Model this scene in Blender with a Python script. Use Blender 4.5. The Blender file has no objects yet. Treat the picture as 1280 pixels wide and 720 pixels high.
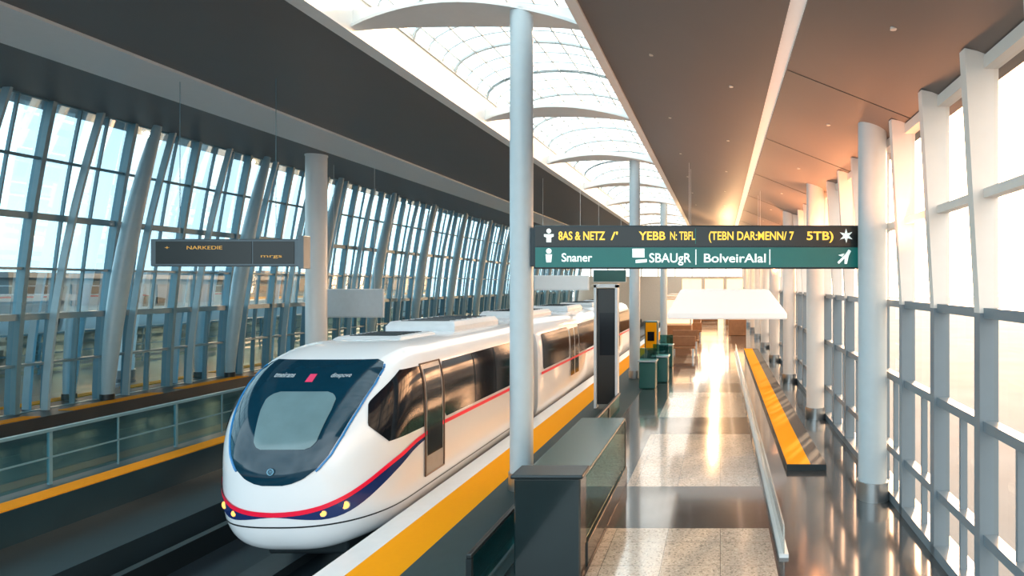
import bpy, bmesh, math, random
from mathutils import Vector
random.seed(4)
C = bpy.context.scene.collection
PI = math.pi
CZ = 3.5   # eye height above the platform

# ------------------------------------------------------------------ materials
def newmat(name):
    m = bpy.data.materials.new(name); m.use_nodes = True
    nt = m.node_tree
    return m, nt, nt.nodes['Principled BSDF'], nt.nodes['Material Output']

def mat(name, col, rough=.5, metal=0., var=.08, scale=6., emit=None, es=0., coat=0., spec=.5):
    m, nt, b, out = newmat(name)
    geo = nt.nodes.new('ShaderNodeNewGeometry')
    nz = nt.nodes.new('ShaderNodeTexNoise'); nz.inputs['Scale'].default_value = scale; nz.inputs['Detail'].default_value = 4
    nt.links.new(geo.outputs['Position'], nz.inputs['Vector'])
    mx = nt.nodes.new('ShaderNodeMix'); mx.data_type = 'RGBA'
    mx.inputs[6].default_value = (*[c*(1-var) for c in col], 1)
    mx.inputs[7].default_value = (*[min(1, c*(1+var)) for c in col], 1)
    nt.links.new(nz.outputs['Fac'], mx.inputs[0])
    nt.links.new(mx.outputs[2], b.inputs['Base Color'])
    b.inputs['Roughness'].default_value = rough
    b.inputs['Metallic'].default_value = metal
    b.inputs['Specular IOR Level'].default_value = spec
    if coat: b.inputs['Coat Weight'].default_value = coat; b.inputs['Coat Roughness'].default_value = .05
    if emit:
        b.inputs['Emission Color'].default_value = (*emit, 1); b.inputs['Emission Strength'].default_value = es
    return m

def glass(name, tint, refl=(1,1,1), base=.0, k=1., white=0.):
    m, nt, b, out = newmat(name)
    nt.nodes.remove(b)
    tr = nt.nodes.new('ShaderNodeBsdfTransparent'); tr.inputs[0].default_value = (*tint, 1)
    gl = nt.nodes.new('ShaderNodeBsdfGlossy'); gl.inputs['Roughness'].default_value = .02; gl.inputs[0].default_value = (*refl, 1)
    fr = nt.nodes.new('ShaderNodeFresnel'); fr.inputs['IOR'].default_value = 1.5
    ad = nt.nodes.new('ShaderNodeMath'); ad.operation = 'MULTIPLY_ADD'; ad.inputs[1].default_value = k; ad.inputs[2].default_value = base; ad.use_clamp = True
    nt.links.new(fr.outputs[0], ad.inputs[0])
    mx = nt.nodes.new('ShaderNodeMixShader')
    nt.links.new(ad.outputs[0], mx.inputs[0]); nt.links.new(tr.outputs[0], mx.inputs[1]); nt.links.new(gl.outputs[0], mx.inputs[2])
    last = mx
    if white:
        dd = nt.nodes.new('ShaderNodeBsdfDiffuse'); dd.inputs[0].default_value = (.85,.87,.87,1)
        last = nt.nodes.new('ShaderNodeMixShader'); last.inputs[0].default_value = white
        nt.links.new(mx.outputs[0], last.inputs[1]); nt.links.new(dd.outputs[0], last.inputs[2])
    nt.links.new(last.outputs[0], out.inputs[0])
    return m

def floor_material():
    m, nt, b, out = newmat('terrazzo_bands')
    N = nt.nodes.new; L = nt.links.new
    geo = N('ShaderNodeNewGeometry'); sp = N('ShaderNodeSeparateXYZ'); L(geo.outputs['Position'], sp.inputs[0])
    def mth(op, a, bb=None):
        n = N('ShaderNodeMath'); n.operation = op
        for i, v in enumerate((a, bb)):
            if v is None: continue
            if isinstance(v, (int, float)): n.inputs[i].default_value = v
            else: L(v, n.inputs[i])
        return n.outputs[0]
    fr = mth('FRACT', mth('DIVIDE', mth('SUBTRACT', sp.outputs[1], 9.2-58), 5.8))
    notdark = mth('GREATER_THAN', fr, .33)
    inx = mth('MULTIPLY', mth('GREATER_THAN', sp.outputs[0], -1.62), mth('LESS_THAN', sp.outputs[0], .7))
    lightm = mth('MULTIPLY', notdark, inx)
    jx = mth('LESS_THAN', mth('FRACT', mth('DIVIDE', sp.outputs[0], .74)), .008)
    jy = mth('LESS_THAN', mth('FRACT', mth('DIVIDE', sp.outputs[1], .725)), .008)
    joint = mth('MAXIMUM', jx, jy)
    vo = N('ShaderNodeTexVoronoi'); vo.inputs['Scale'].default_value = 45; L(geo.outputs['Position'], vo.inputs['Vector'])
    cr = N('ShaderNodeValToRGB'); L(vo.outputs['Color'], cr.inputs[0])
    cr.color_ramp.interpolation = 'CONSTANT'
    e = cr.color_ramp.elements; e[0].color = (.42,.38,.32,1); e[0].position = 0
    e[1].color = (.50,.455,.385,1); e[1].position = .4
    x = e.new(.74); x.color = (.27,.25,.21,1); x = e.new(.86); x.color = (.60,.56,.48,1)
    cd = N('ShaderNodeValToRGB'); L(vo.outputs['Color'], cd.inputs[0])
    e = cd.color_ramp.elements; e[0].color = (.030,.035,.038,1); e[1].color = (.052,.055,.057,1)
    mx = N('ShaderNodeMix'); mx.data_type = 'RGBA'; L(lightm, mx.inputs[0]); L(cd.outputs[0], mx.inputs[6]); L(cr.outputs[0], mx.inputs[7])
    m2 = N('ShaderNodeMix'); m2.data_type = 'RGBA'; L(joint, m2.inputs[0]); L(mx.outputs[2], m2.inputs[6]); m2.inputs[7].default_value = (.06,.06,.06,1)
    L(m2.outputs[2], b.inputs['Base Color'])
    nz = N('ShaderNodeTexNoise'); nz.inputs['Scale'].default_value = 1.2; L(geo.outputs['Position'], nz.inputs['Vector'])
    mr = N('ShaderNodeMapRange'); L(nz.outputs[0], mr.inputs[0]); mr.inputs[3].default_value = .08; mr.inputs[4].default_value = .2
    L(mr.outputs[0], b.inputs['Roughness'])
    b.inputs['Coat Weight'].default_value = .6; b.inputs['Coat Roughness'].default_value = .07
    return m

M = dict(
 floor=floor_material(),
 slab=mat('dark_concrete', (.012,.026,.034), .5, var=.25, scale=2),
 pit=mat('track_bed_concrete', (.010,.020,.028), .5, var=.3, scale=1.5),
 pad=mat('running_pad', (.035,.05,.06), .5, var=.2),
 leftfloor=mat('left_platform_stone', (.010,.030,.042), .35, var=.2, scale=2, spec=.3),
 side=mat('dark_teal_paving', (.032,.060,.064), .6, var=.12, scale=4, spec=.2),
 yellow=mat('yellow_safety_tile', (.86,.34,.006), .7, var=.03, scale=14, spec=.05),
 muted=mat('muted_orange_tile', (.6,.26,.015), .7, var=.1, scale=14, spec=.05),
 edge=mat('white_edge_stone', (.7,.74,.76), .3, var=.06),
 ceil_l=mat('dark_grey_ceiling_panel', (.135,.127,.127), .42, var=.05, scale=1, spec=.4),
 ceil_r=mat('warm_grey_ceiling_panel', (.175,.152,.145), .5, var=.04, scale=1),
 white=mat('white_painted_steel', (.8,.83,.84), .35, var=.03),
 skybar=mat('pale_glazing_bar', (.52,.59,.61), .4, var=.03),
 bluewhite=mat('pale_blue_painted_steel', (.48,.57,.62), .3, var=.06),
 mull=mat('blue_grey_mullion', (.11,.23,.29), .35, .1),
 spin=mat('pale_blue_column_paint', (.26,.40,.47), .3, var=.08),
 mullr=mat('blue_grey_right_mullion', (.17,.21,.24), .35, var=.05),
 warmwhite=mat('warm_white_painted_steel', (.76,.71,.66), .4, var=.04),
 train=mat('white_train_paint', (.76,.81,.85), .2, var=.015, coat=.5),
 black=mat('black_gloss', (.006,.008,.012), .1, var=.1, spec=.25),
 windsh=mat('blue_teal_windscreen', (.003,.03,.055), .07, var=.2, spec=.45),
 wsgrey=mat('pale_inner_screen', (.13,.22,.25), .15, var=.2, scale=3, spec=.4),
 faint=mat('faint_destination_lettering', (.35,.45,.5), .5, emit=(.7,.85,.9), es=.3),
 red=mat('red_paint', (.85,.01,.05), .3, coat=.3),
 pink=mat('pinkish_red_emblem', (.75,.06,.16), .4),
 blue=mat('navy_paint', (.012,.03,.13), .22, coat=.4),
 rim=mat('blue_windscreen_edge', (.02,.2,.5), .3),
 emb=mat('faint_blue_emblem', (.1,.3,.45), .3),
 doorleaf=mat('grey_door_leaf', (.30,.31,.31), .25, var=.1),
 doorglass=mat('dark_door_glass', (.02,.025,.03), .1, var=.3, scale=2.5, spec=.3),
 brownframe=mat('thin_brown_frame', (.10,.055,.035), .4),
 rubber=mat('dark_rubber', (.012,.013,.014), .6),
 steel=mat('brushed_steel', (.4,.42,.43), .3, .9, var=.06, scale=20),
 darksteel=mat('dark_steel', (.022,.032,.037), .35, .5),
 casing=mat('grey_sign_casing', (.10,.13,.15), .35, .3),
 roofgrey=mat('pale_grey_roof_unit', (.62,.68,.72), .4),
 teal=mat('near_black_cabinet_panel', (.008,.018,.021), .15, var=.2, coat=.3),
 deck=mat('grey_green_top_panel', (.045,.095,.092), .25, var=.15),
 tealb=mat('dark_teal_green_panel', (.008,.09,.082), .35),
 signblack=mat('black_sign_face', (.004,.006,.006), .3),
 signgreen=mat('green_sign_face', (.0,.13,.12), .35, emit=(.0,.18,.16), es=.25),
 txty=mat('yellow_sign_lettering', (.9,.65,.1), .5, emit=(1,.62,.06), es=1.0, var=.0),
 txtw=mat('white_sign_lettering', (.9,.95,.93), .5, emit=(.85,1,.95), es=.8, var=.0),
 led=mat('dim_amber_led_lettering', (.7,.4,.08), .5, emit=(1,.5,.1), es=.45, var=.0),
 lamp=mat('lit_amber_headlight', (1,.45,.12), .3, emit=(1,.33,.05), es=4, var=.0),
 lampw=mat('dim_downlight', (.6,.57,.52), .3),
 wood=mat('warm_brown_wood', (.3,.14,.06), .4, var=.3, scale=5),
 shop=mat('warm_shop_glow', (.8,.5,.3), .5, emit=(1,.66,.36), es=2.8, var=.2, scale=3),
 cream=mat('cream_far_wall', (.78,.7,.6), .5),
 bldg=mat('blue_grey_building_concrete', (.13,.20,.24), .7, var=.25, scale=.3),
 bldgd=mat('dark_building_window', (.02,.045,.06), .3),
 bldgr=mat('red_brown_brick', (.24,.12,.09), .7, var=.3, scale=.5),
 ground=mat('asphalt_outside', (.07,.10,.12), .8, var=.4, scale=.15),
 bellows=mat('black_bellows', (.02,.02,.022), .7),
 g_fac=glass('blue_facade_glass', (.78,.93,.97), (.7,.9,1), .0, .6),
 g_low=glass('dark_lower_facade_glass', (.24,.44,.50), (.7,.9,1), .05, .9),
 g_right=glass('clear_warm_glass', (.97,.95,.92), (1,.95,.9), .0, .3),
 g_sky=glass('pale_green_skylight_glass', (.93,.98,.98), k=.15),
 g_teal=glass('green_edge_glass', (.34,.60,.60), (.8,1,1), .05, .7),
 g_clear=glass('pale_barrier_glass', (.85,.93,.94), (1,1,1), .08, .8, .22),
)

# ------------------------------------------------------------------ mesh helper
class MB:
    def __init__(s): s.bm = bmesh.new()
    def face(s, pts):
        return s.bm.faces.new([s.bm.verts.new(p) for p in pts])
    def box(s, x0, x1, y0, y1, z0, z1, bev=0.):
        vs = [s.bm.verts.new((x, y, z)) for z in (z0, z1) for y in (y0, y1) for x in (x0, x1)]
        fs = [(0,2,3,1),(4,5,7,6),(0,1,5,4),(2,6,7,3),(0,4,6,2),(1,3,7,5)]
        nf = [s.bm.faces.new([vs[i] for i in f]) for f in fs]
        if bev:
            es = set(e for f in nf for e in f.edges)
            bmesh.ops.bevel(s.bm, geom=list(es), offset=bev, segments=2, affect='EDGES', profile=.5)
        return s
    def prism_y(s, poly, y0, y1):   # poly in (x,z)
        a = [s.bm.verts.new((x, y0, z)) for x, z in poly]; b = [s.bm.verts.new((x, y1, z)) for x, z in poly]
        n = len(poly); s.bm.faces.new(a); s.bm.faces.new(b[::-1])
        for i in range(n): s.bm.faces.new((a[i], b[i], b[(i+1)%n], a[(i+1)%n]))
        return s
    def loft(s, rings, close=True, caps=True):
        vr = [[s.bm.verts.new(p) for p in r] for r in rings]
        n = len(rings[0])
        for a, b in zip(vr, vr[1:]):
            for i in range(n if close else n-1):
                s.bm.faces.new((a[i], a[(i+1)%n], b[(i+1)%n], b[i]))
        if caps and close:
            s.bm.faces.new(vr[0][::-1]); s.bm.faces.new(vr[-1])
        return s
    def tube(s, pts, rad, n=12):
        pts = [Vector(p) for p in pts]
        if not isinstance(rad, (list, tuple)): rad = [rad]*len(pts)
        rings = []
        for i, p in enumerate(pts):
            d = (pts[min(i+1, len(pts)-1)] - pts[max(i-1, 0)]).normalized()
            up = Vector((0,1,0)) if abs(d.y) < .8 else Vector((0,0,1))
            u = d.cross(up).normalized(); v = d.cross(u).normalized()
            rings.append([p + (u*math.cos(2*PI*k/n) + v*math.sin(2*PI*k/n))*rad[i] for k in range(n)])
        return s.loft(rings)
    def grid(s, rows):
        return s.loft(rows, close=False, caps=False)

def shift(me, v):
    for p in me.vertices: p.co -= v

def wloc(o):
    v = Vector((0,0,0))
    while o: v += Vector(o.location); o = o.parent
    return v

def build(name, mb, m, parent=None, smooth=False, label=None, cat=None, group=None, kind=None, solid=0., bevel=0.):
    bmesh.ops.recalc_face_normals(mb.bm, faces=mb.bm.faces)
    me = bpy.data.meshes.new(name); mb.bm.to_mesh(me); mb.bm.free()
    return link(name, me, m, parent, smooth, label, cat, group, kind, solid, bevel)

def link(name, me, m, parent=None, smooth=False, label=None, cat=None, group=None, kind=None, solid=0., bevel=0.):
    me.materials.clear(); me.materials.append(m)
    o = bpy.data.objects.new(name, me); C.objects.link(o)
    if parent:
        shift(me, wloc(parent)); o.parent = parent
    else:
        xs = [v.co for v in me.vertices]
        c = Vector(((min(v.x for v in xs)+max(v.x for v in xs))/2, (min(v.y for v in xs)+max(v.y for v in xs))/2, min(v.z for v in xs)))
        shift(me, c); o.location = c
    if smooth:
        for p in me.polygons: p.use_smooth = True
        try: me.set_sharp_from_angle(angle=math.radians(38))
        except Exception: pass
    if solid:
        md = o.modifiers.new('thickness', 'SOLIDIFY'); md.thickness = solid; md.offset = 0
    if bevel:
        md = o.modifiers.new('bevel', 'BEVEL'); md.width = bevel; md.segments = 2; md.limit_method = 'ANGLE'
    tag(o, label, cat, group, kind)
    return o

def tag(o, label=None, cat=None, group=None, kind=None):
    if label: o['label'] = label
    if cat: o['category'] = cat
    if group: o['group'] = group
    if kind: o['kind'] = kind
    return o

def empty(name, loc, label=None, cat=None, group=None, kind=None):
    o = bpy.data.objects.new(name, None); C.objects.link(o); o.location = loc
    o.empty_display_size = .2
    return tag(o, label, cat, group, kind)

def copy_tree(o, parent=None):
    c = o.copy(); C.objects.link(c); c.parent = parent
    for ch in list(o.children): copy_tree(ch, c)
    return c

ORD = ['nearest','second','third','fourth','fifth','sixth','seventh','eighth','ninth','tenth','eleventh','twelfth','thirteenth','fourteenth','fifteenth','sixteenth','seventeenth','eighteenth','nineteenth','twentieth']
TENS = {2:'twenty',3:'thirty',4:'forty',5:'fifty'}
UN = ['','first','second','third','fourth','fifth','sixth','seventh','eighth','ninth']
def ordw(i):
    if i < 20: return ORD[i] + ('' if i == 0 else ' nearest')
    n = i+1; t, u = divmod(n, 10)
    return (TENS[t] + '-' + UN[u] if u else TENS[t][:-1]+'ieth') + ' nearest'

def text_mesh(s, size, x, y, z, align='LEFT', ext=.003, sx=1., bold=0.):
    cu = bpy.data.curves.new('t', 'FONT'); cu.body = s; cu.size = size; cu.extrude = ext; cu.align_x = align; cu.offset = bold
    o = bpy.data.objects.new('t', cu); C.objects.link(o)
    bpy.context.view_layer.update()
    me = bpy.data.meshes.new_from_object(o.evaluated_get(bpy.context.evaluated_depsgraph_get()))
    bpy.data.objects.remove(o)
    for v in me.vertices:
        a, b, c = v.co
        v.co = Vector((x + a*sx, y - c, z + b))
    return me

# ------------------------------------------------------------------ setting
Y0, Y1 = -2., 76.
S = 'structure'
build('floor', MB().box(-3.85, 3.2, Y0, Y1, -1.5, 0), M['floor'], label='polished terrazzo platform floor with dark and light bands', cat='floor', kind=S)
build('trim_1', MB().box(-4.9, -4.52, Y0, Y1, -1.5, 0), M['edge'], label='white stone edge of the platform beside the train', cat='platform edge', kind=S)
build('trim_2', MB().box(-4.52, -3.85, Y0, Y1, -1.5, 0), M['yellow'], label='wide yellow safety strip along the platform edge by the train', cat='safety strip', kind=S)
build('trim_13', MB().box(-3.85, -2.6, Y0, Y1, 0, .006), M['side'], label='dark teal paving strip between yellow strip and walkway barrier', cat='paving strip', kind=S)
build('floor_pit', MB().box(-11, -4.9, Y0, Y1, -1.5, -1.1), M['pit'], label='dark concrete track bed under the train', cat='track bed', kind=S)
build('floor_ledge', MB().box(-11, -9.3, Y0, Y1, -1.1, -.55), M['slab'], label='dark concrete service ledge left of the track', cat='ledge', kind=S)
build('floor_left', MB().box(-17.8, -11, Y0, Y1, -1.5, 0), M['leftfloor'], label='dark stone floor of the far left platform', cat='floor', kind=S)
b_ = MB()
y = 6.
while y < 70:
    b_.box(-16.75, -16.35, y, y+2.6, .32, .34); y += 3.4
build('trim_3', MB().box(-11.45, -11.02, Y0, Y1, 0, .02), M['muted'], label='long yellow orange strip along the edge of the left platform', cat='safety strip', kind=S)
build('trim_5', b_, M['muted'], label='broken orange strip on the kerb below the left glass facade', cat='safety strip', kind=S)
build('trim_4', MB().box(-17.2, -16.3, Y0, Y1, 0, .32), M['slab'], label='dark kerb at the foot of the left glass facade', cat='kerb', kind=S)
for i, (a, b) in enumerate(((-7.4,-6.85), (-5.7,-5.15))):
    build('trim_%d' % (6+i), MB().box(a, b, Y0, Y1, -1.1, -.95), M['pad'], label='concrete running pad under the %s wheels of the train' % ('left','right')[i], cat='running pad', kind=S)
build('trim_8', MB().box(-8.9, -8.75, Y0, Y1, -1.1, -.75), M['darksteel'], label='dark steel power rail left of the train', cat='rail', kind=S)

def cz(x): return 7.05 - .394*x
XR = 2.85
SLx0, SLx1 = -6.4, -2.38
zs = 8.0
build('ceiling', MB().prism_y([(.98, cz(.98)), (XR+.3, cz(XR+.3)), (XR+.3, cz(XR+.3)+.35), (.98, cz(.98)+.35)], Y0, Y1), M['ceil_r'], label='warm grey ceiling above the right windows', cat='ceiling', kind=S)
build('ceiling_slope', MB().prism_y([(SLx1, cz(SLx1)), (.8, cz(.8)), (.8, cz(.8)+.35), (SLx1, cz(SLx1)+.35)], Y0, Y1), M['ceil_r'], label='sloping grey ceiling right of the skylight', cat='ceiling', kind=S)
build('trim_9', MB().prism_y([(.8, cz(.8)+.03), (.98, cz(.98)+.03), (.98, cz(.98)+.3), (.8, cz(.8)+.3)], Y0, Y1),
      mat('pale_ceiling_strip', (.8,.78,.76), .5, emit=(1,.95,.9), es=.35), label='thin pale strip running along the right ceiling', cat='ceiling strip', kind=S)
build('ceiling_left', MB().box(-11.4, SLx0-.3, Y0, Y1, zs, zs+.35), M['ceil_l'], label='dark ceiling between skylight and white band', cat='ceiling', kind=S)
build('trim_10', MB().box(-13.2, -11.4, Y0, Y1, zs-.06, zs+.35), M['white'], label='broad white band running along the left ceiling', cat='ceiling band', kind=S)
build('ceiling_far_left', MB().box(-17.4, -13.2, Y0, Y1, zs, zs+.35), M['ceil_l'], label='dark ceiling above the left glass facade', cat='ceiling', kind=S)
build('trim_11', MB().box(SLx0-.3, SLx0, Y0, Y1, zs-.12, zs+.75), M['white'], label='white left edge frame of the skylight', cat='skylight frame', kind=S)
build('trim_12', MB().box(SLx1-.02, SLx1+.16, Y0, Y1, zs-.12, zs+.75), M['white'], label='white right edge frame of the skylight', cat='skylight frame', kind=S)
for i, y in enumerate([5, 9.4, 13.8, 18.2, 22.6, 27, 31.4, 35.8]):
    build('trim_%d' % (40+i), MB().prism_y([(.99, cz(.99)-.006), (XR, cz(XR)-.006), (XR, cz(XR)+.02), (.99, cz(.99)+.02)], y, y+.02), M['darksteel'],
          label='dark cross joint in the right ceiling, %s' % ordw(i), cat='ceiling joint', kind=S)

# skylight vault bays
BAY = 6.3; B0 = 11.2 - 2*BAY
def vault(t, off=0.):
    a = PI*t
    mx = (SLx0+SLx1)/2; hw = (SLx1-SLx0)/2 - .02
    return (mx - math.cos(a)*(hw+off), zs+.6 + math.sin(a)*(.75+off))
def make_skylight(y):
    r = empty('window_1', ((SLx0+SLx1)/2, y, zs+.6), kind=S)
    fr = MB()
    nb = 9
    for k in range(nb+1):
        yy = y + k*BAY/nb
        pts = [vault(t/14) for t in range(15)]
        fr.tube([(x, yy, z) for x, z in pts], .018 if k % 3 else .042, 6)
    for t in (0, .12, .23, .32, .41, .5, .59, .68, .77, .88, 1):
        x, z = vault(t); fr.box(x-.018, x+.018, y, y+BAY, z-.018, z+.018)
    build('frame', fr, M['skybar'], r)
    g = MB(); g.grid([[(vault(t/14, .05)[0], y, vault(t/14, .05)[1]), (vault(t/14, .05)[0], y+BAY, vault(t/14, .05)[1])] for t in range(15)])
    build('glass', g, M['g_sky'], r)
    return r
sk = make_skylight(B0)
for i in range(13):
    o = sk if i == 0 else copy_tree(sk)
    if i: o.location.y = B0 + i*BAY
    o.name = 'window_%d' % (i+1)
    tag(o, 'vaulted skylight bay over the hall, %s to the camera' % ordw(i), 'skylight', 'skylight bays')

# arched cross beams
def arch_beam(y):
    mb = MB(); n = 16; top = []; bot = []
    for k in range(n+1):
        t = k/n; x = SLx0 + (SLx1-SLx0)*t
        s = math.sin(PI*t)
        top.append((x, zs+.3+.14*s)); bot.append((x, zs+.0+.24*s**.8))
    mb.prism_y(top + bot[::-1], y-.05, y+.05)
    fl = MB()
    fl.loft([[(x, y-.42*math.sin(PI*k/n)-.1, z-.02), (x, y+.42*math.sin(PI*k/n)+.1, z-.02), (x, y+.42*math.sin(PI*k/n)+.1, z+.03), (x, y-.42*math.sin(PI*k/n)-.1, z+.03)] for k, (x, z) in enumerate(bot)])
    r = empty('arched_beam', ((SLx0+SLx1)/2, y, zs))
    build('web', mb, M['white'], r); build('flange', fl, M['white'], r, smooth=True)
    return r
ab = arch_beam(11.2)
for i in range(10):
    o = ab if i == 0 else copy_tree(ab)
    o.location.y = 11.2 + i*BAY
    tag(o, 'white arched beam spanning the skylight, %s to the camera' % ordw(i), 'beam', 'arched skylight beams')

# ------------------------------------------------------------------ left facade
def fx(z): return -17.35 + .95*(max(0, z)/8)**1.8
FZ = [.3, 1.5, 2.7, 3.9, 5.2, 6.6, 8.0]
FB = 2.2
def make_fac(y):
    r = empty('window_20', (-17.3, y, 0), kind=S)
    f = MB()
    zl = [8*k/10 for k in range(11)]
    for yy, w, d in ((y, .1, .22), (y+FB/3, .035, .08), (y+2*FB/3, .035, .08)):
        f.loft([[(fx(z)-d/2, yy-w/2, z), (fx(z)+d/2, yy-w/2, z), (fx(z)+d/2, yy+w/2, z), (fx(z)-d/2, yy+w/2, z)] for z in zl])
    for k, z in enumerate(FZ):
        h = .08 if k in (2, 4) else .03
        f.box(fx(z)-.06, fx(z)+.06, y, y+FB, z-h, z+h*(0 if k == 6 else 1))
    build('frame', f, M['mull'], r)
    fo = MB()
    fo.loft([[(fx(z)+.12, y+.55+.5*(z/8)**1.5-.03, z), (fx(z)+.3, y+.55+.5*(z/8)**1.5-.03, z), (fx(z)+.3, y+.55+.5*(z/8)**1.5+.03, z), (fx(z)+.12, y+.55+.5*(z/8)**1.5+.03, z)] for z in [.32+7.68*k/10 for k in range(11)]])
    build('leaning_fin', fo, M['spin'], r)
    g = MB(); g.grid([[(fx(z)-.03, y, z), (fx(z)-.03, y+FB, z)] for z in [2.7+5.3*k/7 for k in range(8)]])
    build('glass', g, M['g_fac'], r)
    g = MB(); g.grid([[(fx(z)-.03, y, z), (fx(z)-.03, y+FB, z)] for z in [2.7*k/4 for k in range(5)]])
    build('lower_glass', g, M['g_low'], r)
    return r
fb = make_fac(6.9)
NF = 31
for i in range(NF):
    o = fb if i == 0 else copy_tree(fb)
    o.location.y = 6.9 + i*FB
    o.name = 'window_%d' % (20+i)
    tag(o, 'left glass facade bay with blue grey mullions, %s to the camera' % ordw(i), 'window', 'left facade window bays')
def spindle(y):
    mb = MB(); pts = []; rad = []
    for k in range(17):
        z = 8*k/16
        pts.append((fx(z)+.5, y + .5*(k/16)**1.5, z if k else .32)); rad.append(.1 + .12*math.sin(PI*k/16)**.8)
    mb.tube(pts, rad, 20)
    r = empty('curved_facade_column', (-16.8, y, .32))
    build('shaft', mb, M['spin'], r, smooth=True)
    b = MB(); b.tube([(fx(0)+.5, y, .34), (fx(0)+.5, y, .5)], .16, 16); build('base', b, M['darksteel'], r, smooth=True)
    return r
sp = spindle(17.6)
for i in range(14):
    o = sp if i == 0 else copy_tree(sp)
    o.location.y = 17.6 + i*4.4
    tag(o, 'leaning spindle column against the left facade, %s to the camera' % ordw(i), 'column', 'curved columns on the left facade')

# round columns
def round_col(x, y, r, z0, z1, m, label, group=None, cap=True):
    e = empty('round_column', (x, y, z0), label, 'column', group)
    build('shaft', MB().tube([(x, y, z0+.3), (x, y, z1)], r, 32), m, e, smooth=True)
    build('base_collar', MB().tube([(x, y, z0), (x, y, z0+.3)], r*1.12, 32), M['steel'], e, smooth=True)
    if cap: build('top_collar', MB().tube([(x, y, z1-.05), (x, y, z1)], r*1.06, 32), M['white'], e, smooth=True)
    return e
round_col(-3.41, 11.0, .195, 0, zs+.24, M['bluewhite'], 'tall pale column in front of the train holding the direction sign', 'columns under the skylight')
round_col(-3.2, 24.0, .2, 0, zs+.2, M['bluewhite'], 'pale column rising behind the direction sign', 'columns under the skylight')
round_col(-3.2, 36.4, .2, 0, zs+.2, M['bluewhite'], 'far pale column under the skylight', 'columns under the skylight')
round_col(-14.0, 22.2, .33, 0, zs, M['white'], 'thick white column on the left platform behind the departure board')
for i in range(9):
    round_col(2.5, 10.5+BAY*i, .23, 0, cz(2.5)+.1, M['warmwhite'] if i else M['bluewhite'], 'round column beside the right windows, %s' % ordw(i), 'right side columns', False)

# ------------------------------------------------------------------ right window wall
RB = 1.45; RZ = [0, .8, 2.0, 3.2, 4.47]
RT = cz(XR)
def make_right(y):
    r = empty('window_60', (XR, y, 0), kind=S)
    f = MB()
    f.box(XR-.1, XR+.1, y-.075, y+.075, 0, 3.2)
    for z in RZ[1:4]:
        f.box(XR-.06, XR+.08, y, y+RB, z-.055, z+.055)
    f.box(XR-.1, XR+.12, y, y+RB, 0, .14)
    f.box(XR-.01, XR+.07, y+RB/2-.025, y+RB/2+.025, .1, 2.0)
    build('lower_frame', f, M['mullr'], r)
    f = MB()
    f.prism_y([(XR-.1, 3.2), (XR-.26, RT+.08), (XR+.1, RT), (XR+.1, 3.2)], y-.075, y+.075)
    f.box(XR-.06, XR+.08, y, y+RB, 4.42, 4.52)
    f.box(XR-.06, XR+.1, y, y+RB, RT-.14, RT)
    build('upper_frame', f, M['warmwhite'], r)
    g = MB(); g.face([(XR+.05, y, 0), (XR+.05, y+RB, 0), (XR+.05, y+RB, RT), (XR+.05, y, RT)])
    build('glass', g, M['g_right'], r)
    return r
rw = make_right(3.95 - 2*RB)
NR = 52
for i in range(NR):
    o = rw if i == 0 else copy_tree(rw)
    o.location.y = 3.95 - 2*RB + i*RB
    o.name = 'window_%d' % (60+i)
    tag(o, 'right window bay with pale uprights and grey transoms, %s to the camera' % ordw(i), 'window', 'right window bays')

# far end wall
e = empty('wall_back', (-7, 76, 0), 'pale far end wall with tall glazing and glowing shop openings', 'wall', kind=S)
w = MB(); w.box(-17.4, -4.9, 76, 76.3, -1.5, 4.2); w.box(-17.4, 3.1, 76, 76.3, 4.2, 4.5)
for x in (-4.9, -2.2, .4, 2.7): w.box(x, x+.4, 76, 76.3, 0, 4.2)
for k in range(11): w.box(-17.4+2*k, -17.25+2*k, 76, 76.3, 4.5, 8.3)
build('panel', w, M['cream'], e)
build('glass', MB().box(-17.4, 3.1, 76.14, 76.16, 4.5, 8.3), M['g_sky'], e)
build('shop_opening', MB().box(-4.9, 3.1, 76.25, 76.35, 0, 4.2), M['shop'], e)

# ------------------------------------------------------------------ train
TX = -6.19; TY = 8.85; CC = .75; TOP = 2.55; BOT = -.34; HW = 1.25
def dims(y):
    d = max(0., y-TY)
    s = min(1, d/2.2); sw = min(1, d/1.35); sb = min(1, d/.6)
    Ht = (TOP-CC)*(1-(1-s)**2)**.55
    W = HW*(1-(1-sw)**2.5)**(1/2.4)
    Hb = (CC-BOT)*(1-(1-sb)**3)**.4
    n = 2.7 + 2.1*min(1, d/1.4)
    return W, Ht, Hb, n
def inside(x, y, z):
    if y <= TY: return False
    W, Ht, Hb, n = dims(y)
    if W < 1e-4: return False
    h = Ht if z > CC else Hb
    return abs(x/W)**n + abs((z-CC)/max(h, 1e-4))**n < 1
def halfw(y, z):
    W, Ht, Hb, n = dims(y); h = Ht if z > CC else Hb
    q = 1-abs((z-CC)/h)**n
    return W*max(0, q)**(1/n)
YO = 11.4
def ray(phi, z, off=.008):
    sx, cy = math.sin(phi), math.cos(phi)
    a, b = 0., 4.
    for _ in range(34):
        m_ = (a+b)/2
        if inside(sx*m_, YO-cy*m_, z): a = m_
        else: b = m_
    a += off
    return Vector((TX+sx*a, YO-cy*a, z))
def side(sgn, y, z, off=.008):
    return Vector((TX+sgn*(halfw(y, z)+off), y, z))

def ring(y, nn=96):
    W, Ht, Hb, n = dims(y); r = []
    for k in range(nn):
        a = 2*PI*k/nn; c, s = math.cos(a), math.sin(a)
        x = W*math.copysign(abs(c)**(2/n), c); h = Ht if s > 0 else Hb
        r.append((TX+x, y, CC + h*math.copysign(abs(s)**(2/n), s)))
    return r

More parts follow.
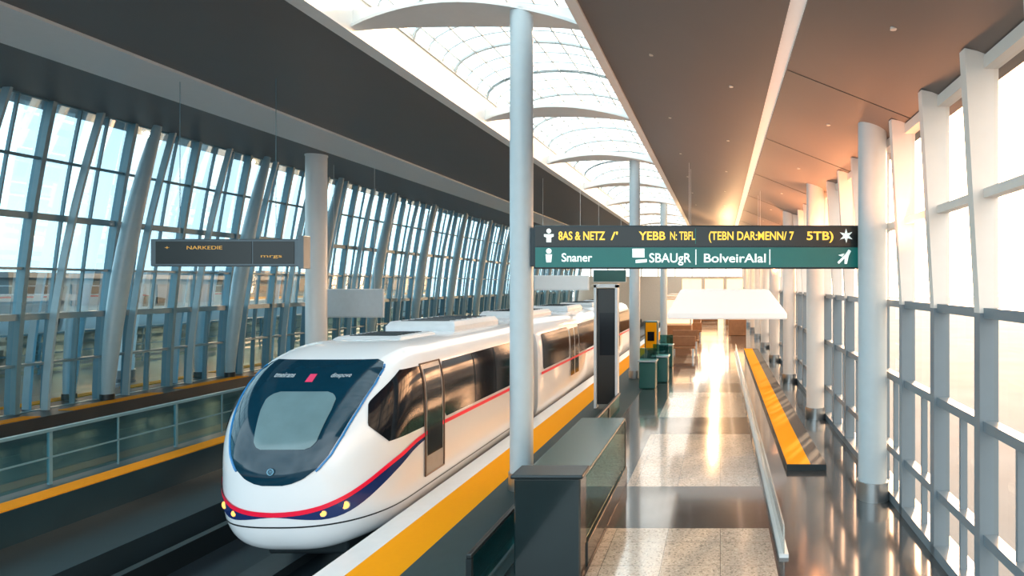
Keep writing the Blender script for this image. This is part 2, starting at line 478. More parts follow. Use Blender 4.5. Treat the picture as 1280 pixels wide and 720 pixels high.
def lin(x, pts):
    if x <= pts[0][0]: return pts[0][1]
    for (a, va), (b, vb) in zip(pts, pts[1:]):
        if x <= b:
            t = (x-a)/(b-a)
            return va+(vb-va)*t
    return pts[-1][1]
R = math.radians
tr = empty('train_car', (TX, TY, -.95), 'white driverless train car with dark sloping windscreen and lit headlights', 'train', 'cars of the white train')
Yend = 17.1
ys = [TY + .0006*1.35**k for k in range(60)]
ys = [y for y in ys if y < TY+.2] + [TY+.2+.05*k for k in range(60)]
ys = [y for y in ys if y < 11.9] + [12, 13, 14, 15, 16, Yend-.1]
body = MB(); body.loft([ring(y) for y in ys] + [[(TX+(p[0]-TX)*.97, Yend, CC+(p[2]-CC)*.97) for p in ring(Yend)]])
build('body', body, M['train'], tr, smooth=True)

# windscreen
WSP = [(.72,.14),(.74,.25),(.8,.40),(.92,.55),(1.1,.68),(1.35,.78),(1.7,.88),(2.0,.94),(2.2,.93),(2.29,.88),(2.33,.78)]
def wsphi(z, wpts):
    w = lin(z, wpts)
    a, b = 0., R(75)
    for _ in range(26):
        m_ = (a+b)/2
        if ray(m_, z).x-TX < w: a = m_
        else: b = m_
    return a
zr = [.72+.023*k for k in range(70)]
zr = sorted(z for z in zr if z < 2.325) + [2.33]
ws = MB(); rows = []
for z in zr:
    p = wsphi(z, WSP); rows.append([ray(-p+2*p*k/40, z, .012) for k in range(41)])
ws.grid(rows); wso = build('windscreen', ws, M['windsh'], tr, smooth=True)
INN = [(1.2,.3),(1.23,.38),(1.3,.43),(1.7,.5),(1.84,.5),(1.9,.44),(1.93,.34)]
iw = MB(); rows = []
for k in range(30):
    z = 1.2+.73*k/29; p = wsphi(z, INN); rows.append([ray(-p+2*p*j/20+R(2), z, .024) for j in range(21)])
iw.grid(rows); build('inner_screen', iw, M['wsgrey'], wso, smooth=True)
for sg in (-1, 1):
    rim = MB(); pts = []
    for k in range(40):
        z = .9+1.35*k/39; p = wsphi(z, WSP); pts.append(ray(sg*(p+.012), z, .01))
    rim.tube(pts, .016, 6); build('windscreen_trim', rim, M['rim'], tr, smooth=True)
def wrap_text(s, size, xc, z0, m, name, parent, off=.03):
    me = text_mesh(s, size, xc, 0, z0, 'CENTER', .0015)
    for v in me.vertices:
        x, z = v.co.x, v.co.z
        a, b = -R(70), R(70)
        for _ in range(22):
            m_ = (a+b)/2
            if ray(m_, z).x-TX < x: a = m_
            else: b = m_
        v.co = ray(a, z, off - v.co.y)
    return link(name, me, m, parent)
wrap_text('tmeirans', .09, -.38, 2.11, M['faint'], 'destination_lettering', wso)
wrap_text('dinspove', .08, .46, 2.11, M['faint'], 'destination_lettering', wso)
lg = MB(); lg.box(TX-.01, TX+.1, 0, 0.01, 2.05, 2.15)
for v in lg.bm.verts:
    v.co = ray(math.atan2(v.co.x-TX, 1.9), v.co.z, .018 + v.co.y)
build('red_emblem', lg, M['pink'], wso)
wrap_text('O', .13, -.02, .87, M['emb'], 'round_emblem', wso)
wrap_text('=', .1, -.02, .88, M['emb'], 'round_emblem', wso)

# stripes
RED = [(0,.33),(10,.36),(18,.45),(25,.6),(34,.82),(50,.99),(70,1.06),(95,1.08)]
BLU = [(0,.0),(6,.04),(12,.12),(20,.22),(30,.2),(45,.09),(75,.03),(90,.02)]
def smoothlin(x, pts):
    return (lin(x-4, pts)+lin(x-2, pts)+lin(x, pts)+lin(x+2, pts)+lin(x+4, pts))/5
cols = [('p', -84+k*2) for k in range(85)]
def colpt(c, z, off):
    return ray(R(c[1]), z, off) if c[0] == 'p' else side(c[2], c[1], z, off)
def stripe(cl, zf, wf, off):
    return [[colpt(c, zf(c)-wf(c)*j/4, off) for j in range(5)] for c in cl]
yl = [ray(R(84), 1).y + .02] + [11.5+.6*k for k in range(10)]
yl = [y for y in yl if y < 17.05]
full = [('y', y, -1) for y in yl[::-1]] + cols + [('y', y, 1) for y in yl]
ang = lambda c: abs(c[1]) if c[0] == 'p' else 96
build('red_stripe', MB().grid(stripe(full, lambda c: smoothlin(ang(c), RED)+.01, lambda c: .068, .018)), M['red'], tr, smooth=True)
build('navy_swoosh', MB().grid(stripe(cols, lambda c: smoothlin(ang(c), RED)-.055, lambda c: smoothlin(ang(c), BLU), .009)), M['blue'], tr, smooth=True)
build('skirt_seam', MB().grid(stripe(full, lambda c: .13, lambda c: .024, .004)), M['darksteel'], tr, smooth=True)
for sg in (-1, 1):
    for ph, r_, dz in ((14.5, .038, .12), (20.5, .05, .14)):
        z = smoothlin(ph, RED)-dz
        p = ray(R(sg*ph), z, 0); n = Vector((math.sin(R(sg*ph)), -math.cos(R(sg*ph)), 0))
        h = build('headlight', MB().tube([p-n*.03, p+n*.014], r_, 18), M['lamp'], tr, smooth=True)
        build('headlight_bezel', MB().tube([p-n*.03, p+n*.01], r_*1.3, 18), M['steel'], h, smooth=True)
def side_window(parent, y0, y1, z0, z1, sgn, name='side_window', off=.012):
    g = MB(); rows = []
    r_ = .07
    for k in range(15):
        z = z0+(z1-z0)*k/14
        e_ = min(z-z0, z1-z); ins = r_-math.sqrt(max(0, r_**2-(r_-min(e_, r_))**2))
        rows.append([side(sgn, y0+ins+(y1-y0-2*ins)*j/12, z, off) for j in range(13)])
    g.grid(rows); return build(name, g, M['black'], parent, smooth=True)
for sg in (-1, 1):
    g = MB(); rows = []
    for k in range(25):
        z = 1.14+1.01*k/24
        f = (k/24)
        p0 = 27 + 20*max(0, f-.6)**1.2*2.2 + (5*(.3-f)*5 if f < .3 else 0)
        rows.append([ray(R(sg*(p0+(60-p0)*j/16)), z, .012) for j in range(17)])
    g.grid(rows); build('front_side_window', g, M['black'], tr, smooth=True)
    yA = 10.7; DW = .72
    side_window(tr, yA+DW+.05, 16.7, 1.14, 2.13, sg)
    d = MB(); d.grid([[side(sg, yA+.02+(DW-.04)*j/6, .3+1.85*k/12, .014) for j in range(7)] for k in range(13)])
    dr = build('door', d, M['doorleaf'], tr, smooth=True)
    fr = MB()
    for yy in (yA, yA+DW):
        fr.tube([side(sg, yy, .3+1.87*k/12, .018) for k in range(13)], .015, 6)
    for zz in (.3, 2.17): fr.tube([side(sg, yA+DW*k/6, zz, .018) for k in range(7)], .015, 6)
    build('door_frame', fr, M['brownframe'], dr)
    gl = MB(); gl.grid([[side(sg, yA+.07+(DW-.14)*j/4, .62+1.46*k/10, .022) for j in range(5)] for k in range(11)])
    build('door_window', gl, M['doorglass'], dr, smooth=True)
    for yy in (12.9, 14.1, 15.4):
        build('window_post', MB().tube([side(sg, yy, 1.16+.95*k/8, .014) for k in range(9)], .012, 6), M['darksteel'], tr)
def roof_unit(parent, y0, y1, hw, h, name='roof_unit'):
    m_ = MB()
    m_.loft([[(TX-hw*s, y0+i, TOP-.06+hh), (TX+hw*s, y0+i, TOP-.06+hh), (TX+hw*s, y1-i, TOP-.06+hh), (TX-hw*s, y1-i, TOP-.06+hh)] for s, i, hh in ((1,0,0), (1,.0,h*.6), (.92,.1,h), )])
    u = build(name, m_, M['roofgrey'], parent, bevel=.02)
    gr = MB()
    for k in range(8):
        yy = y0+.25+(y1-y0-.5)*k/7
        gr.box(TX-hw*.7, TX+hw*.7, yy-.02, yy+.02, TOP-.06+h-.005, TOP-.06+h+.012)
    build('vent_slats', gr, M['darksteel'], u)
    return u
roof_unit(tr, 11.2, 12.6, .6, .1, 'roof_hatch')
roof_unit(tr, 13.2, 15.8, .72, .25)
def wheels(parent, ylist):
    for y in ylist:
        for x in (TX-.85, TX+.85):
            w_ = build('wheel', MB().tube([(x-.14, y, -.5), (x-.11, y, -.5), (x+.11, y, -.5), (x+.14, y, -.5)], [.38,.45,.45,.38], 28), M['rubber'], parent, smooth=True)
            build('hub', MB().tube([(x-.15, y, -.5), (x+.15, y, -.5)], .18, 16), M['steel'], w_, smooth=True)
        build('axle', MB().tube([(TX-.75, y, -.5), (TX+.75, y, -.5)], .08, 12), M['darksteel'], parent)
wheels(tr, (10.9, 15.6))
build('underframe', MB().box(TX-.6, TX+.6, 9.6, 16.9, -.55, -.28, .05), M['darksteel'], tr)

def car(y0, y1, label):
    c = empty('train_car', (TX, y0, -.95), label, 'train', 'cars of the white train')
    r = [(x, z) for x, _, z in ring(13)]
    def rr(y, s): return [(TX+(x-TX)*s, y, CC+(z-CC)*s) for x, z in r]
    build('body', MB().loft([rr(y0, .96), rr(y0+.12, 1), rr(y1-.12, 1), rr(y1, .96)]), M['train'], c, smooth=True)
    for sg in (-1, 1):
        side_window(c, y0+.3, y0+3.4, 1.14, 2.13, sg); side_window(c, y0+4.9, y1-.3, 1.14, 2.13, sg)
        d = MB(); d.grid([[side(sg, y0+3.5+1.3*j/6, .3+1.85*k/12, .014) for j in range(7)] for k in range(13)])
        dr = build('door', d, M['train'], c, smooth=True)
        for q in range(2):
            gl = MB(); gl.grid([[side(sg, y0+3.56+.65*q+.54*j/4, .5+1.55*k/10, .022) for j in range(5)] for k in range(11)])
            build('door_window', gl, M['black'], dr, smooth=True)
        st = MB(); st.grid([[side(sg, y0+.1+(y1-y0-.2)*j/6, 1.022+.068*k, .026) for j in range(7)] for k in range(2)])
        build('red_stripe', st, M['red'], c)
    roof_unit(c, y0+.8, y0+3.2, .72, .24); roof_unit(c, y1-3.2, y1-.8, .72, .24)
    wheels(c, (y0+1.4, y1-1.4))
    build('underframe', MB().box(TX-.6, TX+.6, y0+.4, y1-.4, -.55, -.28, .05), M['darksteel'], c)
    g = MB(); g.loft([rr(y0-.45+.45*k/8, .88 if k % 2 else .84) for k in range(9)])
    build('gangway_bellows', g, M['bellows'], c)
car(17.55, 26.2, 'middle car of the white train, behind the tall pale column')
car(26.65, 35.3, 'rear car of the white train, farthest along the platform')

# ------------------------------------------------------------------ direction sign
SY = 10.9; k_ = 800/SY
def U(u): return (u-900)/k_
def V(v): return CZ-(v-356)/k_
sg_ = empty('direction_sign', (U(873), SY, V(336)), 'long black and green direction sign with yellow and white lettering beside the tall pale column', 'sign')
build('frame', MB().box(U(668), U(1078), SY-.03, SY+.13, V(336), V(282), .012), M['darksteel'], sg_)
build('upper_face', MB().box(U(670), U(1076), SY-.045, SY-.028, V(308), V(284)), M['signblack'], sg_)
build('lower_face', MB().box(U(670), U(1076), SY-.045, SY-.028, V(334), V(309.5)), M['signgreen'], sg_)
yT = SY-.05
def st(s, u0, u1, vb, size, m, name='lettering', bold=.003):
    me = text_mesh(s, size, 0, yT, 0, 'LEFT', .003, 1, bold)
    xs = [v.co.x for v in me.vertices]; a, b = min(xs), max(xs); z0 = V(vb)
    for v in me.vertices:
        v.co.x = U(u0) + (v.co.x-a)*(U(u1)-U(u0))/(b-a); v.co.z += z0
    link(name, me, m, sg_)
st('8AS & NETZ', 699, 757, 300, .2, M['txty'], bold=.004); st("/'", 764, 773, 300, .19, M['txty'])
st('YEBB', 799, 832, 300, .2, M['txty'], bold=.004); st('N: TBFL', 838, 869, 300, .2, M['txty'], bold=.003)
st('(TEBN DAR:MENN/ 7', 886, 992, 300, .2, M['txty'], bold=.004); st('5TB)', 1008, 1041, 300, .2, M['txty'], bold=.004)
st('Snaner', 703, 741, 327, .2, M['txtw']); st('SBAUgR', 812, 864, 328, .22, M['txtw'])
st('BolveirAlal', 880, 957, 328, .21, M['txtw'])
for u in (870, 962):
    build('divider_line', MB().box(U(u-.6), U(u+.6), yT-.003, yT+.01, V(331), V(312)), M['txtw'], sg_)
build('divider_line', MB().box(U(869), U(870), yT-.003, yT+.01, V(305), V(286)), M['signgreen'], sg_)
def disc(mb, u, v, r, n=20):
    mb.bm.faces.new([mb.bm.verts.new((U(u)+r*math.cos(2*PI*k/n), yT, V(v)+r*math.sin(2*PI*k/n))) for k in range(n)])
def poly(mb, pts): mb.bm.faces.new([mb.bm.verts.new((U(u), yT, V(v))) for u, v in pts])
p = MB(); disc(p, 687, 289, .04); poly(p, [(681,293),(693,293),(693,296),(690,297),(690,303),(684,303),(684,297),(681,296)]); build('pictogram', p, M['txtw'], sg_, solid=.004)
p = MB(); disc(p, 687, 314, .045); poly(p, [(683,318),(691,318),(690,328),(684,328)]); build('pictogram', p, M['txtw'], sg_, solid=.004)
p = MB()
for k in range(6):
    a = 2*PI*k/6+.5; poly(p, [(1057+9*math.cos(a), 295+9*math.sin(a)), (1057+3.5*math.cos(a+.5), 295+3.5*math.sin(a+.5)), (1057, 295), (1057+3.5*math.cos(a-.5), 295+3.5*math.sin(a-.5))])
build('pictogram', p, M['txtw'], sg_, solid=.004)
p = MB(); poly(p, [(1046,328),(1056,318),(1060,312),(1063,314),(1060,320),(1058,330),(1055,330),(1055,323),(1048,330)]); poly(p, [(1047,319),(1055,317),(1052,321)]); build('pictogram', p, M['txtw'], sg_, solid=.004)
p = MB(); poly(p, [(791,311),(806,311),(806,322),(791,322)]); poly(p, [(795,325),(809,324),(809,328),(795,329)]); build('pictogram', p, M['txtw'], sg_, solid=.004)
for u0, u1 in ((663, 669), (1077, 1084)):
    build('end_bracket', MB().box(U(u0), U(u1), SY-.02, SY+.12, V(333), V(285), .01), M['darksteel'], sg_)

# left hanging sign
LY = 14.; kl = 800/LY
def UL(u): return (u-900)/kl
def VL(v): return CZ-(v-356)/kl
ls = empty('departure_board', (UL(286), LY, VL(334)), 'grey cased departure board with faint amber lettering hanging over the left platform', 'sign')
build('casing', MB().box(UL(192), UL(378), LY-.08, LY+.12, VL(333), VL(299), .015), M['casing'], ls)
for u0, u1 in ((199, 318), (320, 371)):
    build('face', MB().box(UL(u0), UL(u1), LY-.09, LY-.078, VL(330), VL(302)), M['signblack'], ls)
build('end_bracket', MB().box(UL(376), UL(383), LY-.1, LY+.14, VL(336), VL(295), .01), M['casing'], ls)
for s, u0, u1, vb, sz, m in (('NARKEDIE', 238, 282, 312, .11, 'led'), ('+', 211, 216, 312, .11, 'led'), ('mrgs', 330, 356, 322, .1, 'led')):
    me = text_mesh(s, sz, 0, LY-.095, 0, 'LEFT', .003, 1, 0)
    xs = [v.co.x for v in me.vertices]; a, b = min(xs), max(xs)
    for v in me.vertices: v.co.x = UL(u0)+(v.co.x-a)*(UL(u1)-UL(u0))/(b-a); v.co.z += VL(vb)
    link('lettering', me, M[m], ls)
for u in (225, 345): build('hanger_rod', MB().tube([(UL(u), LY, VL(300)), (UL(u), LY, zs)], .006, 8), M['mull'], ls)

# ------------------------------------------------------------------ railing along the left platform edge
def screen(y):
    r = empty('railing_panel', (-11.75, y, 0))
    f = MB()
    f.box(-11.78, -11.73, y, y+.05, 0, .95); f.box(-11.8, -11.7, y, y+2.6, .93, .98)
    f.box(-11.76, -11.74, y+.05, y+2.6, .46, .49)
    f.box(-11.76, -11.74, y+1.28, y+1.31, 0, .93)
    build('frame', f, M['mull'], r)
    build('glass', MB().grid([[(-11.75, y+.05, .04), (-11.75, y+2.6, .04)], [(-11.75, y+.05, .93), (-11.75, y+2.6, .93)]]), M['g_teal'], r)
    return r
g0 = screen(6.0)
for i in range(15):
    o = g0 if i == 0 else copy_tree(g0)
    o.location.y = 6.0+2.6*i
    tag(o, 'slim glazed railing panel behind the left platform strip, %s to the camera' % ordw(i), 'railing', 'railing panels on the left platform')

# ------------------------------------------------------------------ dark walkway barrier by the column
e = empty('walkway_barrier', (-2.05, 7.6, 0), 'near black walkway barrier with green glass sides below the direction sign', 'barrier')
b = MB(); b.box(-2.45, -1.66, 7.6, 7.95, 0, 1.2, .02); build('cabinet', b, M['teal'], e)
b = MB(); b.box(-2.48, -1.62, 7.55, 8.0, 1.2, 1.25, .02); build('cabinet_top', b, M['darksteel'], e)
for x in (-2.45, -1.7):
    build('glass_side', MB().box(x, x+.03, 7.95, 11.3, .3, 1.1), M['g_teal'], e)
    build('plinth', MB().box(x-.03, x+.06, 7.95, 11.3, 0, .3, .01), M['teal'], e)
build('inner_panel', MB().box(-2.36, -1.76, 7.98, 11.25, 0, 1.08), M['teal'], e)
build('top_panel', MB().box(-2.45, -1.67, 7.98, 11.32, 1.1, 1.15, .015), M['deck'], e)
build('far_end_panel', MB().box(-2.45, -1.66, 11.25, 11.35, 0, 1.1, .02), M['teal'], e)
for i in range(6):
    y = 7.0+1.75*i
    e = empty('glass_fence_panel', (-2.75, y, 0), 'low green glass fence panel beside the yellow strip, %s to the camera' % ordw(i), 'glass fence', 'glass fence along the yellow strip')
    build('glass', MB().box(-2.76, -2.74, y+.03, y+1.7, .06, .5), M['g_teal'], e)
    build('top_rail', MB().box(-2.78, -2.72, y, y+1.74, .5, .55, .01), M['darksteel'], e)
    build('post', MB().box(-2.78, -2.72, y, y+.05, 0, .5), M['darksteel'], e)

# right orange edge strip on its dark ledge, and the pale glass barrier
zb = .12; yb = 800*(CZ-zb)/224
xl = .375*(CZ-zb); xr_ = .505*(CZ-zb)
build('floor_ledge_right', MB().box(xl-.01, xr_+.3, yb-.01, 34, 0, zb-.005), M['slab'], label='low dark ledge carrying the orange strip on the right side', cat='ledge', kind=S)
build('trim_14', MB().box(xl, xr_, yb, 34, zb-.005, zb), M['yellow'], label='flat bright orange strip on the dark ledge along the right side', cat='safety strip', kind=S)
for i in range(12):
    y = 8.2+2.1*i
    e = empty('glass_balustrade_panel', (.82, y, 0), 'low pale glass barrier panel left of the orange strip, %s' % ordw(i), 'glass barrier', 'pale glass barrier panels')
    build('glass', MB().box(.81, .83, y+.01, y+2.09, .05, .42), M['g_clear'], e)
    build('shoe', MB().box(.76, .88, y, y+2.1, 0, .05), M['edge'], e)

# ------------------------------------------------------------------ kiosks and furniture
e = empty('information_screen', (-3.2, 18.2, 0), 'tall narrow dark screen in a light grey frame behind the barrier', 'screen')
build('panel', MB().box(-3.5, -2.95, 18.2, 18.32, .1, 3.4, .02), M['signblack'], e)
fr = MB()
for x in (-3.55, -2.95): fr.box(x-.02, x+.05, 18.1, 18.4, 0, 3.5)
fr.box(-3.57, -2.9, 18.1, 18.4, 3.42, 3.52)
build('frame', fr, M['roofgrey'], e)
build('display', MB().box(-3.42, -3.0, 18.17, 18.2, 1.5, 2.7, .005), M['black'], e)
e = empty('ticket_machine', (-2.7, 25, 0), 'yellow fronted ticket machine farther along the platform', 'machine')
build('body', MB().box(-2.9, -2.4, 24.6, 25.1, 0, 2.1, .03), M['tealb'], e)
build('front', MB().box(-2.86, -2.44, 24.56, 24.62, 1.0, 2.05, .02), M['yellow'], e)
build('screen', MB().box(-2.78, -2.52, 24.53, 24.57, 1.35, 1.7), M['black'], e)
for i, (x, y) in enumerate(((-2.45, 21.8), (-2.3, 27.5), (-2.15, 23.2))):
    e = empty('counter', (x, y, 0), ['dark teal counter with glass guard right of the tall narrow screen','dark teal counter beyond the yellow ticket machine','dark teal counter just in front of the yellow ticket machine'][i], 'counter')
    build('body', MB().box(x-.28, x+.28, y-.3, y+.3, 0, .9, .04), M['tealb'], e)
    build('top', MB().box(x-.32, x+.32, y-.35, y+.35, .9, .95, .01), M['steel'], e)
    build('glass_guard', MB().box(x-.28, x+.28, y-.02, y+.02, .95, 1.35), M['g_teal'], e)
def bench(x, y, label):
    e = empty('bench', (x, y, 0), label, 'bench', 'wooden benches')
    build('seat', MB().box(x-.7, x+.7, y-.25, y+.25, .42, .5, .02), M['wood'], e)
    build('backrest', MB().box(x-.7, x+.7, y+.2, y+.28, .5, 1.0, .02), M['wood'], e)
    for s in (-.6, .6): build('leg', MB().box(x+s-.04, x+s+.04, y-.2, y+.25, 0, .42), M['steel'], e)
bench(-1.9, 31, 'wooden bench at the left of the concourse, nearest'); bench(-1.9, 35, 'wooden bench at the left of the concourse, middle one'); bench(-1.9, 42, 'wooden bench at the left of the concourse, farthest')
def shopk(x, y, w, label):
    e = empty('shop_kiosk', (x, y, 0), label, 'kiosk', 'lit shop kiosks')
    build('body', MB().box(x-w/2, x+w/2, y, y+2, 0, 1.1, .03), M['wood'], e)
    build('shelf', MB().box(x-w/2, x+w/2, y+1.7, y+2, 1.1, 2.6, .02), M['shop'], e)
    build('canopy', MB().box(x-w/2-.1, x+w/2+.1, y-.1, y+2.1, 2.6, 2.85, .03), M['cream'], e)
    for s in (-1, 1): build('post', MB().box(x+s*(w/2-.05)-.04, x+s*(w/2-.05)+.04, y+.02, y+.1, 1.1, 2.6), M['steel'], e)
shopk(-2.5, 38, 1.6, 'wooden shop kiosk with glowing shelf left of the concourse, nearest')
shopk(-2.5, 46, 2.2, 'wooden shop kiosk with glowing shelf left of the concourse, second')
shopk(1.2, 44, 1.2, 'wooden shop kiosk at the right of the concourse, nearest')
shopk(1.2, 56, 1.4, 'wooden shop kiosk at the right of the concourse, farther'); shopk(-1.4, 62, 2.4, 'far wooden shop kiosk in the middle of the concourse')

# hanging white canopy
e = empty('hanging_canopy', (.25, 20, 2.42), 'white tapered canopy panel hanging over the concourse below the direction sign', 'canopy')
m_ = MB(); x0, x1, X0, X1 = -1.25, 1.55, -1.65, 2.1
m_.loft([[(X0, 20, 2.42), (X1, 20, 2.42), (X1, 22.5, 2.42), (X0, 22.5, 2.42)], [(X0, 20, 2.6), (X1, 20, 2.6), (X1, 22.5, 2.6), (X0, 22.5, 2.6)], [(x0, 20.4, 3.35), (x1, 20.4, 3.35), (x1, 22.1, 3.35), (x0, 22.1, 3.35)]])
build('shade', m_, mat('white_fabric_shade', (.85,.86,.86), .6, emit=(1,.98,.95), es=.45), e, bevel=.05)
for x in (-1, 1.3):
    for y in (20.7, 21.8): build('hanger_rod', MB().tube([(x, y, 3.3), (x, y, cz(x))], .005, 6), M['white'], e)
for i, (u0, u1, v0, v1, Y) in enumerate(((405, 478, 362, 396, 24), (668, 735, 345, 362, 27), (742, 782, 338, 352, 30))):
    k = 800/Y; x0, x1, z0, z1 = (u0-900)/k, (u1-900)/k, CZ-(v1-356)/k, CZ-(v0-356)/k
    e = empty('overhead_sign', ((x0+x1)/2, Y, z0), ['blank pale overhead sign above the train roof, right of the thick white column','blank pale overhead sign above the rear train cars','small blank teal overhead sign by the far column'][i], 'sign')
    build('board', MB().box(x0, x1, Y, Y+.12, z0, z1, .02), M[('roofgrey','white','tealb')[i]], e)
    build('border', MB().box(x0-.03, x1+.03, Y+.03, Y+.09, z0-.03, z1+.03, .01), M['white'], e)
    for s in (.15, .85):
        x = x0+(x1-x0)*s; zt = zs+.6 if SLx0 < x < SLx1 else zs
        build('hanger_rod', MB().tube([(x, Y+.06, z1), (x, Y+.06, zt)], .006, 6), M['white'], e)

for x in (-1.2, .2, 1.9):
    for k in range(7):
        y = 7+4.2*k; z = cz(x)
        build('downlight', MB().tube([(x, y, z-.012), (x, y, z+.05)], .04, 14), M['lampw'], label='small round downlight in the %s of the right ceiling, %s' % ({-1.2:'left row', .2:'middle row', 1.9:'right row'}[x], ordw(k)), cat='downlight', group='right ceiling downlights')

# ------------------------------------------------------------------ outside
build('ground', MB().box(-400, 400, -150, 500, -6.2, -6), M['ground'], label='dark grey ground outside the station', cat='ground', kind=S)
build('foundation', MB().box(-17.8, 3.2, Y0, Y1+.3, -6, -1.5), M['slab'], label='dark concrete base under the platforms', cat='foundation', kind=S)
def building(x, y, w, d, h, floors, label, m, nwin=8):
    e = empty('building', (x, y, -6), label, 'building', 'buildings outside')
    build('wall', MB().box(x-w/2, x+w/2, y-d/2, y+d/2, -6, -6+h), M[m], e)
    build('roof', MB().box(x-w/2-.4, x+w/2+.4, y-d/2-.4, y+d/2+.4, -6+h, -5.6+h), M['mullr'], e)
    sx = x+w/2 if x < 0 else x-w/2
    for f in range(floors):
        z = -6+1.2+f*(h/floors)
        b = MB()
        for q in range(nwin):
            yy = y-d/2+ (q+.15)*d/nwin
            b.box(sx-.08, sx+.08, yy, yy+d/nwin*.7, z, z+h/floors*.5)
        for q in range(max(2, int(w/3))):
            xx = x-w/2+(q+.15)*3
            if xx+2 < x+w/2: b.box(xx, xx+2, y-d/2-.08, y-d/2+.08, z, z+h/floors*.5)
        build('window_row', b, M['bldgd'], e)
for a in ((-50, 30, 16, 22, 8.5, 3, 'low grey building outside the left facade, nearest', 'bldg'), (-60, 60, 20, 30, 10, 3, 'grey building outside the left facade, second nearest', 'bldg'),
          (-74, 112, 24, 50, 11, 3, 'long grey building far outside the left facade', 'bldg'),
          (30, 24, 12, 16, 7.0, 2, 'low red brick building outside the right windows, nearest', 'bldgr'), (48, 56, 14, 36, 8.5, 2, 'long grey building farther outside the right windows', 'bldg')):
    building(*a)

# ------------------------------------------------------------------ world and lights
w = bpy.data.worlds.new('World'); bpy.context.scene.world = w; w.use_nodes = True
nt = w.node_tree; bg = nt.nodes['Background']; wout = nt.nodes['World Output']
tc = nt.nodes.new('ShaderNodeTexCoord'); sp_ = nt.nodes.new('ShaderNodeSeparateXYZ'); nt.links.new(tc.outputs['Generated'], sp_.inputs[0])
mr = nt.nodes.new('ShaderNodeMapRange'); mr.inputs[1].default_value = -.9; mr.inputs[2].default_value = .9; nt.links.new(sp_.outputs[0], mr.inputs[0])
cr = nt.nodes.new('ShaderNodeValToRGB'); nt.links.new(mr.outputs[0], cr.inputs[0])
e = cr.color_ramp.elements; e[0].color = (.62,.82,.90,1); e[1].color = (1,.74,.52,1); e[1].position = 1
x = e.new(.4); x.color = (.78,.94,1,1); x = e.new(.66); x.color = (.82,.94,1,1); x = e.new(.82); x.color = (1,.86,.74,1)
nz = nt.nodes.new('ShaderNodeTexNoise'); nz.inputs['Scale'].default_value = 3; nz.inputs['Detail'].default_value = 4; nt.links.new(tc.outputs['Generated'], nz.inputs['Vector'])
m3 = nt.nodes.new('ShaderNodeMapRange'); m3.inputs[1].default_value = .35; m3.inputs[2].default_value = .65; m3.inputs[3].default_value = 3.6; m3.inputs[4].default_value = 6.6
nt.links.new(nz.outputs[0], m3.inputs[0]); nt.links.new(cr.outputs[0], bg.inputs[0]); nt.links.new(m3.outputs[0], bg.inputs[1])
dt = nt.nodes.new('ShaderNodeVectorMath'); dt.operation = 'DOT_PRODUCT'; nt.links.new(tc.outputs['Generated'], dt.inputs[0]); dt.inputs[1].default_value = Vector((.45,.87,.2)).normalized()
mx0 = nt.nodes.new('ShaderNodeMath'); mx0.operation = 'MAXIMUM'; mx0.inputs[1].default_value = 0; nt.links.new(dt.outputs['Value'], mx0.inputs[0])
pw = nt.nodes.new('ShaderNodeMath'); pw.operation = 'POWER'; pw.inputs[1].default_value = 18; nt.links.new(mx0.outputs[0], pw.inputs[0])
ml = nt.nodes.new('ShaderNodeMath'); ml.operation = 'MULTIPLY'; ml.inputs[1].default_value = 55; nt.links.new(pw.outputs[0], ml.inputs[0])
bg2 = nt.nodes.new('ShaderNodeBackground'); bg2.inputs[0].default_value = (1,.5,.22,1); nt.links.new(ml.outputs[0], bg2.inputs[1])
ads = nt.nodes.new('ShaderNodeAddShader'); nt.links.new(bg.outputs[0], ads.inputs[0]); nt.links.new(bg2.outputs[0], ads.inputs[1]); nt.links.new(ads.outputs[0], wout.inputs[0])

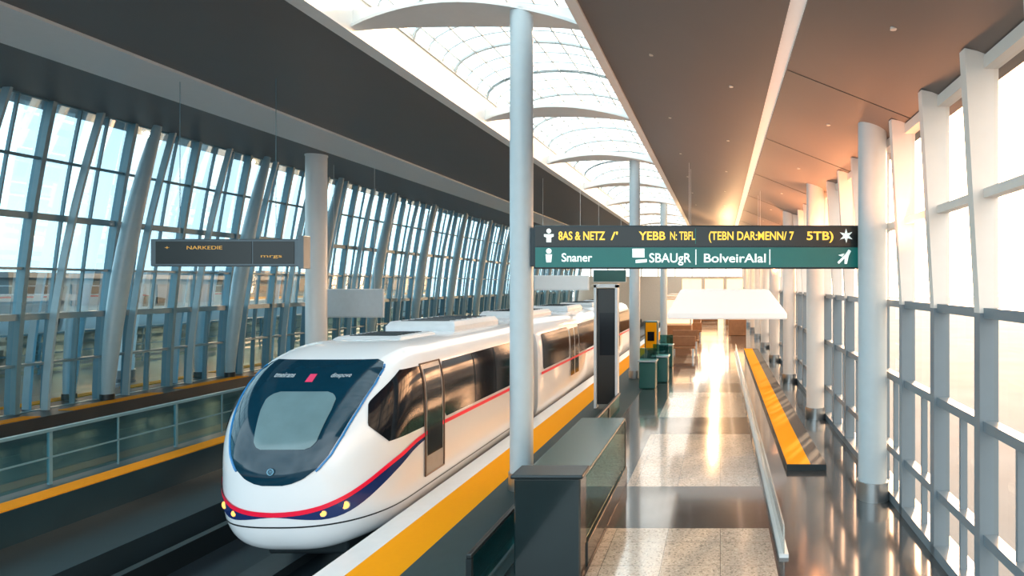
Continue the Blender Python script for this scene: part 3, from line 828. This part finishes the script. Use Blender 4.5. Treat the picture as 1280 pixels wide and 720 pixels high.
def sun(d, col, e_, ang):
    l = bpy.data.lights.new('sun', 'SUN'); l.energy = e_; l.color = col; l.angle = R(ang)
    o = bpy.data.objects.new('sun', l); C.objects.link(o)
    o.rotation_euler = Vector(d).to_track_quat('-Z', 'Y').to_euler()
sun((-.36, -.84, -.42), (1,.70,.46), 6, 2)
# added spots without fixtures, standing in for orange haze at the right ceiling
for y, en in ((8.5, 500), (12, 1200), (15.5, 1600), (19, 1600), (23, 1400), (28, 1200), (36, 900)):
    l = bpy.data.lights.new('haze_fill', 'SPOT'); l.energy = en; l.color = (1,.38,.15); l.spot_size = R(130); l.spot_blend = 1; l.shadow_soft_size = .12
    o = bpy.data.objects.new('warm_haze_fill', l); C.objects.link(o); o.location = (2.55, y+.7, 3.8); o.rotation_euler = (PI, 0, 0)
# added warm fill points over the far concourse, no fixtures there
for y in (36, 44, 54, 66):
    l = bpy.data.lights.new('concourse_fill', 'POINT'); l.energy = 800; l.color = (1,.58,.28); l.shadow_soft_size = .15
    o = bpy.data.objects.new('concourse_fill', l); C.objects.link(o); o.location = (-.4, y, 5.4)
def portal(loc, rot, sx, sy):
    l = bpy.data.lights.new('portal', 'AREA'); l.shape = 'RECTANGLE'; l.size = sx; l.size_y = sy; l.cycles.is_portal = True
    o = bpy.data.objects.new('daylight_portal', l); C.objects.link(o); o.location = loc; o.rotation_euler = rot
portal(((SLx0+SLx1)/2, 37, 10.4), (0, 0, 0), 5, 80)
portal((-17.9, 37, 4), (0, -PI/2, 0), 9, 80)
portal((3.3, 37, 3), (0, PI/2, 0), 6.4, 80)
portal((-7, -2.2, 4), (PI/2, 0, 0), 22, 10)

# ------------------------------------------------------------------ camera
cam = bpy.data.cameras.new('Camera'); co = bpy.data.objects.new('Camera', cam); C.objects.link(co)
co.location = (0, 0, CZ); co.rotation_euler = (PI/2, 0, 0)
cam.sensor_width = 36; cam.lens = 22.5; cam.shift_x = -260/1280; cam.shift_y = -4/1280
cam.clip_end = 1000
bpy.context.scene.camera = co
vs = bpy.context.scene.view_settings
vs.view_transform = 'Standard'
vs.exposure = -.6
